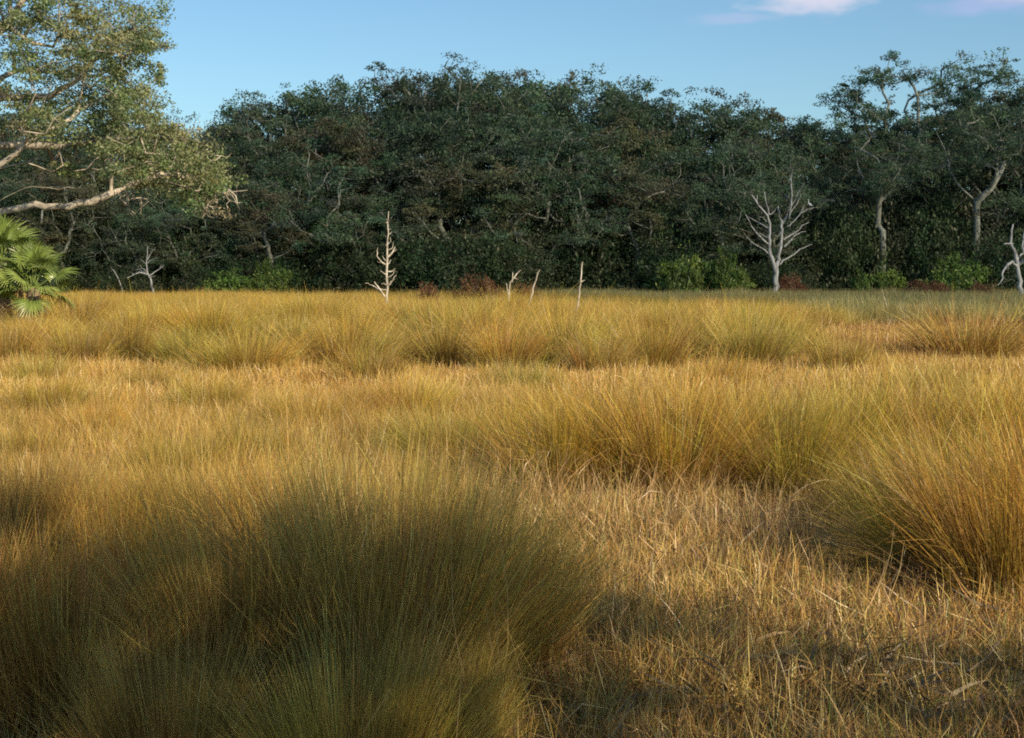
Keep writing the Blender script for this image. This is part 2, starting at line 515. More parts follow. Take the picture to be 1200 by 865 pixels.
# ------------------------------------------------------------------ setting: ground
def ground_mesh():
    xs = np.concatenate([[-2500, -900, -300], np.linspace(-120, 120, 61), [300, 900, 2500]])
    ys = np.concatenate([[-2500, -600, -150], np.linspace(-40, 200, 81), [320, 900, 2500]])
    X, Y = np.meshgrid(xs, ys)
    Z = .03 * np.sin(X * .35 + 1) * np.cos(Y * .27) + .02 * np.sin(X * .9 + Y * .7) - .03
    Z[(np.abs(X) > 120) | (Y > 200) | (Y < -40)] = -.03
    V = np.stack([X, Y, Z], -1).reshape(-1, 3)
    nx = len(xs); i = (np.arange(len(ys) - 1)[:, None] * nx + np.arange(nx - 1)[None]).ravel()
    return mesh_from('ground', V, np.stack([i, i + 1, i + nx + 1, i + nx], -1), M_ground, smooth=True)


tag(obj('ground', ground_mesh()), 'dark marsh soil under the grass', kind='structure')

# unseen cloud, added towards the sun and outlined so its shadow covers the wood
M_shade_cloud = bpy.data.materials.new('shade_cloud_white'); M_shade_cloud.use_nodes = True
M_shade_cloud.node_tree.nodes['Principled BSDF'].inputs['Base Color'].default_value = (.85, .86, .9, 1)
M_shade_cloud.node_tree.nodes['Principled BSDF'].inputs['Roughness'].default_value = 1
M_shade_cloud.node_tree.nodes['Principled BSDF'].inputs['Alpha'].default_value = .32      # thin: two skins let nearly half of the sun through


def cloud(poly, h, thick, label):
    """An added shade cloud over the sun-ward projection of the ground outline poly, at height h."""
    g = np.random.default_rng(5)
    k = h / sun_to[2]
    off = sun_to[:2] * k
    V, Q, off_n = [], [], 0
    poly = np.array(poly, float)
    # closed slab with a puffy rim: rings from the outline to a raised middle
    N = 160
    seg = np.linalg.norm(np.roll(poly, -1, 0) - poly, axis=1); cum = np.concatenate([[0], np.cumsum(seg)])
    s = np.linspace(0, cum[-1], N, endpoint=False)
    out = []
    for v in s:
        i = min(np.searchsorted(cum, v, side='right') - 1, len(poly) - 1)
        t = (v - cum[i]) / seg[i]; out.append(poly[i] * (1 - t) + poly[(i + 1) % len(poly)] * t)
    out = np.array(out); c = out.mean(0)
    ph = g.random(6) * 6.28
    wob = sum(np.sin(s / cum[-1] * 2 * pi * f + p) * a for f, p, a in zip((9, 17, 31, 47, 5, 23), ph, (1.6, 1.2, .8, .6, 1.2, .8)))
    out = out + nrm(out - c) * wob[:, None]
    rings = []
    for f, z in ((0.0001, 0), (.6, -1), (.97, 0), (1, .1), (.97, .3), (.85, .6), (.6, .85), (.3, 1), (.0001, 1.05)):
        q = c + (out - c) * f
        rings.append(np.column_stack([q + off, h + thick * z * np.ones(N) + g.normal(0, thick * .05, N) * (z > .5) - (5 if z < 0 else 0) * 0]))
    V = np.concatenate(rings); k_ = np.arange(N); k2 = (k_ + 1) % N
    Q = np.concatenate([np.stack([r * N + k_, r * N + k2, (r + 1) * N + k2, (r + 1) * N + k_], -1) for r in range(len(rings) - 1)])
    o = obj('cloud', mesh_from('cloud', V, Q, M_shade_cloud, smooth=True))
    return tag(o, label, 'cloud')


CLOUD_H = 330
cloud([(-150, 93), (-60, 93), (-30, 92), (-9, 86), (0, 64), (9, 59), (22, 56), (45, 54), (110, 52), (140, 240), (-200, 240)], CLOUD_H, 14,
      'unseen white cloud added high towards the sun to shade the wood')

# ------------------------------------------------------------------ landmarks for labels
LM = [(-40, 'the palms at the left edge'), (110, 'the leaning dead stem'), (175, 'the small grey dead tree'), (290, 'the low green thicket'),
      (380, 'the gap left of the snag'), (452, 'the tall thin snag'), (555, 'the rusty red shrub'), (625, 'the crooked pale sticks'),
      (700, 'the straight pale stick'), (820, 'the broad palmetto thicket'), (908, 'the big white dead tree'), (985, 'the gap beside the big white dead tree'),
      (1040, 'the yellow green bush'), (1120, 'the domed green bush'), (1195, 'the dead tree at the right edge')]
ORD = ['first', 'second', 'third', 'fourth', 'fifth', 'sixth', 'seventh', 'eighth', 'ninth', 'tenth', 'eleventh', 'twelfth',
       'thirteenth', 'fourteenth', 'fifteenth', 'sixteenth', 'seventeenth', 'eighteenth', 'nineteenth', 'twentieth']
used_labels = {}


def near_lm(px):
    return min(LM, key=lambda q: abs(q[0] - px))[1]


def uniq(text):
    k = used_labels.get(text, 0); used_labels[text] = k + 1
    if not k: return text
    return text + ', ' + ORD[k] + ' of them'


# ------------------------------------------------------------------ the far wood
K = [oak_kind('oak', 101, 6.3, 13, 2.0, 230, 204, .185),
     oak_kind('oak', 102, 5.6, 13, 1.5, 215, 204, .185),
     oak_kind('oak', 103, 7.0, 13, 2.6, 250, 195, .185),
     oak_kind('oak', 104, 5.2, 13, 1.2, 200, 214, .185, pal=[(.125, .135, .07), (.15, .145, .08), (.105, .118, .068), (.18, .150, .095)], pp=[3, 3, 2, 1]),
     oak_kind('oak', 105, 6.0, 13, 3.4, 200, 184, .185, bare=.25)]
KF = [oak_kind('front_oak', 121, 6.0, 13, 1.6, 230, 184, .185, bare=.2, limb=.032),
      oak_kind('front_oak', 122, 6.8, 13, 2.0, 240, 184, .185, bare=.18, limb=.032),
      oak_kind('front_oak', 123, 5.4, 13, 1.4, 200, 195, .185, bare=.22, limb=.034, pal=[(.125, .135, .07), (.15, .145, .08), (.105, .118, .068), (.18, .150, .095)], pp=[3, 3, 2, 1])]
KT = [oak_kind('tall_oak', 111, 5.6, 17, 7, 150, 135, .175, rc=.8, airy=True, rtr=.30, bare=.12),
      oak_kind('tall_oak', 112, 6.2, 17, 9, 130, 135, .175, rc=.8, airy=True, rtr=.30, bare=.12)]


def sky_h(ytop, d):
    return CAMZ + (310 - ytop) / F * d


# skyline oaks: photograph column, its top, distance, kind
back = [(-60, 120, 112, 0), (30, 125, 112, 1), (120, 130, 114, 2), (205, 138, 112, 3), (262, 154, 114, 0), (318, 114, 112, 1), (375, 97, 112, 2), (428, 103, 115, 4),
        (468, 96, 112, 0), (555, 84, 113, 1), (595, 83, 116, 2), (650, 84, 112, 0), (700, 96, 113, 4), (745, 122, 112, 1), (795, 132, 114, 2), (845, 114, 112, 0),
        (893, 117, 113, 3), (945, 135, 112, 1), (990, 150, 114, 2), (1040, 132, 112, 3), (1095, 140, 113, 4), (1150, 120, 112, 0), (1205, 92, 113, 1), (1260, 95, 113, 2)]
for i, (px, yt, d, k) in enumerate(back):
    h = sky_h(yt, d)
    s = h / 13.0
    place_tree(K[k], 'oak_tree', (gx(px, d), d, 0), rng.random() * 6.28, (s * .92, s * .92, s),
               uniq('tall dark back row oak behind ' + near_lm(px)), 'tree', 'oaks along the skyline of the far wood')
for (px, yt, d, k) in [(512, 60, 110, 0), (600, 79, 110, 1), (1058, 54, 108, 0), (1150, 58, 109, 1), (342, 98, 109, 1), (1015, 140, 110, 0), (440, 122, 109, 0), (722, 92, 110, 0)]:
    h = sky_h(yt, d); s = h / 17
    lab = {512: 'highest oak of the wood with an open ragged top above the skyline', 600: 'open topped oak just right of the highest crown',
           1058: 'tall open crowned oak standing above the wood on the right', 1150: 'flat topped open oak at the right end of the skyline',
           342: 'loose crowned oak on the skyline right of the near oak', 1015: 'low ragged crown left of the tall open oak on the right',
           440: 'open crowned oak on the skyline above the tall thin snag', 722: 'ragged oak top on the skyline above the straight pale stick'}[px]
    place_tree(KT[k], 'oak_tree', (gx(px, d), d, 0), px * .013, s * .95, lab, 'tree', 'open crowned oaks breaking the skyline')
# middle row
for i, px in enumerate(range(-90, 1330, 62)):
    px = px + rng.uniform(-18, 18); d = 104 + rng.uniform(-2, 2)
    yt = np.interp(px, [0, 200, 400, 500, 650, 800, 950, 1050, 1200], [165, 165, 150, 135, 135, 160, 172, 165, 150]) + rng.uniform(-14, 18)
    h = sky_h(yt, d)
    place_tree(K[i % 5], 'oak_tree', (gx(px, d), d, 0), rng.random() * 6.28, (h / 13, h / 13, h / 13 * 1.02),
               uniq('middle row oak behind ' + near_lm(px)), 'tree', 'oaks in the middle of the far wood')
for (px, yt, d, k, lab) in [(1034, 152, 97, 0, 'oak with a bare grey forked trunk showing right of the big white dead tree'),
                            (1143, 128, 97.5, 1, 'oak with a tall bare tan trunk showing near the right end of the wood')]:
    h = sky_h(yt, d)
    place_tree(KT[k], 'oak_tree', (gx(px, d), d, 0), px, (h / 17, h / 17, h / 17), lab, 'tree', 'oaks at the front edge of the far wood')
# front row, lower and leaning out over the grass
for i, px in enumerate(range(-70, 1300, 76)):
    px = px + rng.uniform(-20, 20); d = 98.5 + rng.uniform(-1.5, 1.5)
    yt = 205 + rng.uniform(-38, 30)
    if px > 975: d += 5; yt += 22
    h = sky_h(yt, d)
    place_tree(KF[i % 3], 'oak_tree', (gx(px, d), d, 0), rng.random() * 6.28, (h / 13 * 1.1, h / 13 * 1.1, h / 13),
               uniq('lower front row oak behind ' + near_lm(px)), 'tree', 'oaks at the front edge of the far wood')


# shrubs: a low crown on a few stems
def shrub_kind(name, seed, rx, h, ncl, per, size, pal, pp, rc=.35, mat=None, flat=.8):
    g = np.random.default_rng(seed)
    v = nrm(g.normal(0, 1, (ncl, 3))); v[:, 2] = np.abs(v[:, 2])
    k = (g.random(ncl) ** .35)[:, None] * (.8 + .3 * g.random((ncl, 1)))
    pts = v * k * np.array([rx, rx * .7, h - rc * .5]) + np.array([0, 0, .15])
    ch = grow([(0, 0, -.1), (0, 0, .1), (0, .05, .25)], pts, g, bf=.15, step=.4, tip=.01, rtrunk=.06)
    V, Q, C = leaf_cards(pts, per, rc, size, pal, pp, g, flatten=flat, up=.3)
    return wood_mesh(name + '_wood', ch, M_bark), mesh_from(name + '_crown', V, Q, mat or M_shrub, C)




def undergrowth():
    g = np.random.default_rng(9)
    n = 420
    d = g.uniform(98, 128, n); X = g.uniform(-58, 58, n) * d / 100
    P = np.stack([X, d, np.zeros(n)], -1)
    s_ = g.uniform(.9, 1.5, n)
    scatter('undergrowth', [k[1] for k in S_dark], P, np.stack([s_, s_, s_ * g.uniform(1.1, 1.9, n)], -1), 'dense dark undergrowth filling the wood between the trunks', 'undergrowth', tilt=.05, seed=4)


GRN = [(.14, .23, .05), (.19, .26, .06), (.10, .18, .045)]
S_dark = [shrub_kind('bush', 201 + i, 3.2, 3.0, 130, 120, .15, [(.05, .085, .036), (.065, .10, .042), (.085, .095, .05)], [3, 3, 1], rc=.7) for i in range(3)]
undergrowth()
S_grn = shrub_kind('bush', 211, 2.0, 1.6, 130, 80, .15, GRN, [3, 2, 2])
S_yel = shrub_kind('bush', 212, 1.6, 1.6, 110, 70, .15, [(.20, .26, .05), (.14, .21, .05), (.10, .15, .04)], [2, 2, 2])
S_rust = shrub_kind('bush', 213, 1.6, 1.4, 150, 70, .10, [(.22, .09, .05), (.17, .075, .045), (.27, .13, .07)], [3, 3, 2], rc=.3)
for i, px in enumerate(range(-90, 1320, 44)):
    px += rng.uniform(-12, 12); d = rng.choice([95.5, 101]) + rng.uniform(-1, 1); s = rng.uniform(.8, 1.5)
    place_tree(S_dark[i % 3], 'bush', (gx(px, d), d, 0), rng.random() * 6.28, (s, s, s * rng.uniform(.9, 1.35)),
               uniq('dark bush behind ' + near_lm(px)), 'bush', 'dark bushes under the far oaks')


def shrub(kind, px, ybot, ytop, halfw, d, label, mat_s=1.0, rz=0, base_h=1.6, base_r=2.0, gname='bush', group=None):
    zt = at(px, ytop, d)[2]
    sx = halfw / F * d / base_r
    t = place_tree(kind, gname, (gx(px, d), d, 0), rz, (sx, sx, zt / base_h), label, 'bush', group)
    return t


shrub(S_grn, 272, 335, 321, 38, 93, 'low green thicket at the foot of the wood on the left')
shrub(S_grn, 318, 335, 311, 34, 93.5, 'taller green thicket behind the low one on the left', rz=1)
shrub(S_yel, 1035, 338, 316, 30, 92.5, 'yellow green bush at the foot of the wood on the right', base_r=1.6)
shrub(S_grn, 1008, 338, 322, 16, 92, 'small bright bush left of the yellow green bush', rz=2)
shrub(S_grn, 1122, 338, 306, 48, 92.5, 'domed green bush near the right end of the wood', rz=.5)
shrub(S_rust, 560, 350, 327, 33, 70, 'big rusty red shrub in the grass right of the tall snag', base_r=1.6, base_h=1.4)
shrub(S_rust, 502, 348, 335, 17, 72, 'small rusty shrub left of the big rusty one', rz=1, base_r=1.6, base_h=1.4)
shrub(S_rust, 617, 350, 336, 22, 74, 'low rusty shrub behind the crooked pale sticks', rz=2, base_r=1.6, base_h=1.4)
shrub(S_rust, 925, 340, 324, 20, 91, 'rusty shrub at the foot of the big white dead tree', rz=3, base_r=1.6, base_h=1.4)
shrub(S_rust, 1085, 342, 331, 34, 89, 'long low rusty shrub in front of the domed green bush', rz=.2, base_r=1.6, base_h=1.4)
shrub(S_rust, 1150, 342, 333, 26, 88, 'low rusty shrub left of the dead tree at the right edge', rz=2.2, base_r=1.6, base_h=1.4)


# ------------------------------------------------------------------ palms and palmettos
def frond_mesh(g, fan, pet, dry=False, nl=30, span=2.05, seg=3, wl=.065):
    """A fan leaf pointing along +X from the origin: stalk, then folded leaflets round its end."""
    pal = [(.27, .33, .08), (.38, .41, .11), (.20, .27, .06)] if not dry else [(.40, .26, .13), (.50, .35, .19), (.28, .17, .09)]
    Vs, Qs, Cs, off = [], [], [], 0
    c = np.array(pal[g.integers(0, 3)])
    P = np.array([[0, 0, 0], [pet * .5, 0, .03], [pet, 0, 0]])
    V, Q = tube_chain(P, [.018, .013, .009], 4)
    Vs.append(V); Qs.append(Q); Cs.append(np.tile(c * 1.3, (len(V), 1))); off = len(V)
    for i, a in enumerate(np.linspace(-span, span, nl)):
        L = fan * (1 - .25 * abs(a) / span) * g.uniform(.88, 1.06)
        t = np.linspace(0, 1, seg + 2)
        droop = -(t ** 2.2) * L * (.26 + .22 * g.random()) * (2.2 if dry else 1)
        cup = .16 * abs(sin(a)) * t * L
        cx = pet + np.cos(a) * t * L * (1 - .10 * t); cy = np.sin(a) * t * L
        cz = droop + cup
        C0 = np.stack([cx, cy, cz], -1)
        side = np.array([-sin(a), cos(a), 0]); w = wl * fan * np.array([.35, 1.0, 1.0, .55, .08][:seg + 2])
        ridge = C0 + np.array([0, 0, 1]) * w[:, None] * .5
        A = C0 - side * w[:, None] * .55; B = C0 + side * w[:, None] * .55
        V = np.stack([A, ridge, B], 1).reshape(-1, 3)
        k = np.arange(seg + 1)[:, None] * 3
        Q = np.concatenate([k + [[0, 1, 4, 3]], k + [[1, 2, 5, 4]]])
        cc = c * g.uniform(.75, 1.3) * np.linspace(.9, 1.15, seg + 2)[:, None]
        Vs.append(V); Qs.append(Q + off); off += len(V); Cs.append(np.repeat(cc, 3, axis=0))
    return mesh_from('frond', np.concatenate(Vs), np.concatenate(Qs), M_frond, np.clip(np.concatenate(Cs), 0, 1))


gp = np.random.default_rng(77)
FR = [frond_mesh(gp, f, p_) for f, p_ in ((.85, .95), (.78, 1.05), (.92, .85))]
FD = [frond_mesh(gp, .75, .7, dry=True, nl=20), frond_mesh(gp, .65, .6, dry=True, nl=16)]
M_palmtrunk = rough_mat('palm_trunk_fibre', (.10, .07, .04), (.36, .26, .16), 9, 6, .8, stretch=(1, 1, 3))


def palm(name, loc, th, nf, nd, s, label, seed, catg='palm', group=None, low=.1, tr=.17):
    g = np.random.default_rng(seed)
    t = empty(name, loc, 0, 1 if name == 'palm_tree' else .72); tag(t, label, catg, group)
    # trunk with leaf-base boots
    n = 14; zz = np.linspace(-.1, th, n); r = tr * (1 + .25 * (np.arange(n) % 2)) * np.linspace(1.1, .95, n)
    V, Q = tube_chain(np.stack([np.zeros(n), np.zeros(n), zz], -1), r, 10)
    obj('trunk', mesh_from('palm_trunk', V, Q, M_palmtrunk), t)
    for i in range(nf):
        o = obj('frond', FR[i % 3], t)
        el = R(88) - (i / nf) ** 1.15 * R(125 - low * 60) + g.normal(0, .1)
        az = i * 2.3999 + g.normal(0, .2)
        o.location = (0, 0, th - .1 + .1 * g.random())
        o.rotation_euler = (g.normal(0, .35), -el, az); o.scale = (s,) * 3
    for i in range(nd):
        o = obj('dead_frond', FD[i % 2], t); o['label'] = 'dry brown hanging frond'
        o.location = (0, 0, th - .25)
        o.rotation_euler = (g.normal(0, .3), R(58) + g.normal(0, .2), i * 2.1 + g.normal(0, .3)); o.scale = (s,) * 3
    return t


palm('palm_tree', (gx(4, 41), 41, 0), 2.45, 28, 10, .95, 'big green fan palm at the left edge of the photo', 1, group='fan palms under the near oak')
palm('palm_tree', (gx(40, 40.5), 40.5, 0), 1.85, 24, 10, .82, 'smaller green fan palm right of the big one', 2, group='fan palms under the near oak')
palm('palm_tree', (gx(-50, 42), 42, 0), 1.9, 15, 6, 1.0, 'fan palm mostly beyond the left edge of the photo', 3, group='fan palms under the near oak')
# palmetto thicket in front of the wood
for i, (px, yt) in enumerate([(782, 306), (800, 300), (822, 299), (846, 303), (866, 312), (772, 318), (835, 311), (808, 313)]):
    d = 92 + (i % 3) * .8; zt = at(px, yt, d)[2] * 1.2
    palm('palmetto', (gx(px, d), d, 0), max(.5, zt - 1.3), 22, 3, 1.0, uniq(['tall', 'mid high', 'broad', 'rounded', 'low right hand', 'low left hand', 'front', 'central'][i] + ' green palmetto in the thicket left of the big white dead tree'),
         30 + i, 'palmetto', 'palmettos in the thicket', low=.4, tr=.12)
shrub(S_yel, 800, 338, 300, 34, 91.0, 'leafy yellow green bush among the palmettos, left half', rz=1.2, base_r=1.6)
shrub(S_grn, 848, 338, 301, 32, 91.2, 'leafy green bush among the palmettos, right half', rz=2.4)


# ------------------------------------------------------------------ dead trees and sticks
def dead_tree(name, lines, conv, d, label, mat, seed, catg='dead tree', group=None, bend=.35, fit=1.0):
    """lines: first is the trunk; each a list of (u, v) points plus (r0, r1) radii in metres."""
    g = np.random.default_rng(seed)
    p0 = lines[0][0][0]; px, py = conv(*p0)
    base = at(px, py, d); root = np.array([base[0], d, 0.0])
    t = empty(name, root); tag(t, label, catg, group)
    depth = {}
    for li, (pts, r0, r1) in enumerate(lines):
        q = [conv(*p_) for p_ in pts]
        # depth drifts smoothly away from wherever the branch starts
        if li == 0: dep = np.zeros(len(q))
        else:
            st = min(depth, key=lambda k: (k[0] - q[0][0]) ** 2 + (k[1] - q[0][1]) ** 2)
            dep = depth[st] + np.linspace(0, 1, len(q)) * g.uniform(-1, 1) * bend * np.hypot(q[-1][0] - q[0][0], q[-1][1] - q[0][1]) / F * d * 1.6
        P = []
        for (a, b), dy in zip(q, dep):
            P.append(at(a, b, d + dy) - root); depth[(a, b)] = dy
        P = np.array(P)
        if li == 0: P = np.concatenate([[[P[0][0], 0, -.15]], P])
        # resample with small kinks
        k = np.linspace(0, len(P) - 1, (len(P) - 1) * 3 + 1)
        PP = np.stack([np.interp(k, np.arange(len(P)), P[:, j]) for j in range(3)], -1)
        PP[1:-1] += g.normal(0, .012 + r0 * .10, (len(PP) - 2, 3))
        rr = np.linspace(r0, r1, len(PP)) * (1 + g.normal(0, .08, len(PP)))
        V, Q = tube_chain(PP, rr, 8 if r0 > .07 else 5)
        obj('trunk' if li == 0 else 'branch', mesh_from('dead_wood', V, Q, mat, smooth=True), t)
    return t


c2 = lambda u, v: (860 + u / 4.81, 180 + v / 4.81)
dead_tree('dead_tree', [
    ([(234, 770), (236, 700), (238, 645), (254, 600), (265, 530), (272, 450), (274, 392), (256, 350), (250, 295)], 0.187, 0.035),
    ([(236, 670), (215, 590), (202, 540), (200, 470), (205, 400), (190, 350), (160, 315), (130, 280), (100, 230)], 0.117, 0.035),
    ([(200, 345), (186, 290), (172, 215)], 0.055, 0.028), ([(132, 282), (133, 232)], 0.039, 0.025),
    ([(204, 345), (225, 330), (240, 305)], 0.035, 0.014),
    ([(202, 515), (160, 482), (120, 440), (90, 395), (65, 342)], 0.066, 0.028), ([(206, 572), (160, 535), (115, 510), (70, 468)], 0.058, 0.021),
    ([(195, 475), (165, 460), (140, 448)], 0.039, 0.017), ([(203, 420), (172, 408), (120, 380), (80, 355)], 0.047, 0.017), ([(185, 385), (165, 362), (142, 358)], 0.031, 0.014),
    ([(274, 392), (308, 345), (325, 290), (325, 210), (322, 130), (332, 85)], 0.078, 0.025),
    ([(312, 370), (320, 330), (345, 300), (370, 255), (380, 225)], 0.058, 0.025), ([(330, 285), (355, 240), (380, 190), (400, 165)], 0.047, 0.021),
    ([(300, 412), (340, 380), (380, 335), (395, 290)], 0.047, 0.017), ([(383, 335), (412, 315), (450, 305)], 0.027, 0.014),
    ([(280, 485), (330, 455), (365, 430), (385, 405), (425, 388)], 0.055, 0.021), ([(283, 527), (320, 490), (345, 460), (375, 445), (405, 440)], 0.055, 0.021),
    ([(260, 625), (290, 595), (340, 570), (370, 540), (435, 512)], 0.066, 0.021), ([(268, 440), (250, 460), (240, 480)], 0.039, 0.014)],
    c2, 90, 'big bleached white dead tree with many upswept bare limbs before the wood', M_dead, 3)
c3 = lambda u, v: (400 + u / 3.75, 230 + v / 3.75)
dead_tree('snag', [
    ([(200, 438), (202, 330), (200, 250), (208, 160), (205, 110), (208, 66)], .062, .016),
    ([(195, 300), (180, 290), (155, 262)], .05, .02), ([(160, 270), (158, 240), (160, 226)], .025, .012), ([(203, 268), (225, 245), (236, 222)], .05, .02),
    ([(203, 400), (215, 375), (242, 348)], .055, .02), ([(203, 332), (220, 328), (238, 318)], .03, .015), ([(192, 442), (165, 405), (145, 376)], .05, .02),
    ([(178, 425), (135, 392), (106, 382)], .04, .015), ([(198, 345), (185, 338), (172, 326)], .03, .015), ([(205, 210), (216, 200), (214, 180)], .025, .012),
    ([(207, 118), (195, 116)], .03, .02), ([(201, 390), (188, 385), (175, 386)], .025, .012), ([(203, 236), (222, 228), (228, 200)], .025, .01),
    ([(202, 300), (212, 292), (218, 280)], .02, .01), ([(207, 150), (214, 142)], .02, .012), ([(203, 222), (194, 212)], .02, .012), ([(201, 360), (225, 345), (232, 330)], .02, .008), ([(202, 290), (186, 275), (180, 262)], .02, .008), ([(204, 185), (192, 172)], .018, .008), ([(206, 172), (220, 158)], .018, .008), ([(225, 245), (238, 240), (244, 232)], .014, .006), ([(180, 290), (168, 292), (158, 286)], .014, .006), ([(215, 375), (228, 372), (236, 362)], .014, .006), ([(201, 415), (178, 408), (160, 410)], .02, .008)],
    c3, 60, 'tall thin pale snag with short broken side branches in the grass', M_deadc, 5, 'dead tree')
dead_tree('dead_sapling', [([(738, 500), (735, 425), (745, 380), (765, 350), (790, 325)], .045, .015), ([(750, 378), (753, 336)], .025, .012),
                           ([(735, 430), (728, 400), (724, 382)], .022, .01), ([(760, 358), (780, 366)], .02, .01), ([(756, 365), (772, 340), (776, 333)], .02, .01)],
          c3, 50, 'short branching pale dead sapling left of the leaning stick', M_deadc, 6, 'dead stem', 'pale dead stems in the grass')
dead_tree('dead_sapling', [([(818, 505), (840, 420), (855, 365), (872, 322)], .045, .02)],
          c3, 50, 'bare crooked pale stick leaning right, between the other two', M_deadc, 7, 'dead stem', 'pale dead stems in the grass')
dead_tree('dead_sapling', [([(1033, 505), (1045, 430), (1052, 370), (1060, 288)], .055, .022), ([(1052, 376), (1070, 368)], .022, .01), ([(1050, 395), (1056, 372)], .02, .01)],
          c3, 49, 'straight pale stick, rightmost of the three in the grass', M_deadc, 8, 'dead stem', 'pale dead stems in the grass')
c6 = lambda u, v: (130 + u / 4.444, 250 + v / 4.444)
dead_tree('dead_tree', [
    ([(217, 398), (207, 345), (190, 312), (185, 260), (190, 215), (193, 172)], 0.090, 0.022), ([(192, 318), (150, 308), (120, 322), (83, 338)], 0.068, 0.022),
    ([(200, 325), (240, 300), (276, 270)], 0.053, 0.015), ([(188, 245), (210, 205), (232, 176)], 0.045, 0.015), ([(187, 262), (215, 240), (246, 231)], 0.038, 0.015),
    ([(186, 268), (155, 240)], 0.030, 0.011), ([(188, 302), (160, 285), (150, 268)], 0.034, 0.011), ([(183, 315), (150, 292), (115, 298)], 0.038, 0.011),
    ([(255, 288), (262, 265)], 0.022, 0.009), ([(120, 322), (108, 305)], 0.022, 0.009), ([(205, 330), (235, 328)], 0.022, 0.009)],
    c6, 93.8, 'small grey dead tree with crooked arms before the wood on the left', M_dead, 9)
dead_tree('dead_sapling', [([(57, 390), (42, 345), (22, 308), (0, 284)], .06, .02)], c6, 94,
          'grey dead stem leaning left of the small grey dead tree', M_dead, 10, 'dead stem')
c4 = lambda u, v: (1080 + u / 6.65, 240 + v / 6.65)
dead_tree('dead_tree', [
    ([(775, 705), (765, 600), (752, 500), (742, 425), (715, 350), (695, 290), (698, 210), (712, 152)], .15, .04),
    ([(695, 303), (668, 300), (642, 306)], .05, .03), ([(750, 485), (705, 450), (662, 475), (630, 530), (634, 572), (592, 628)], .09, .02),
    ([(635, 575), (665, 582)], .03, .01), ([(752, 470), (800, 430), (850, 400), (900, 330)], .09, .04), ([(745, 425), (785, 380), (840, 350)], .07, .03),
    ([(795, 372), (788, 300), (800, 215), (830, 160)], .07, .03), ([(700, 300), (720, 302)], .03, .015), ([(680, 460), (670, 500), (690, 495)], .03, .012)],
    c4, 76, 'grey dead tree with drooping crooked limb at the right edge', M_dead, 12)


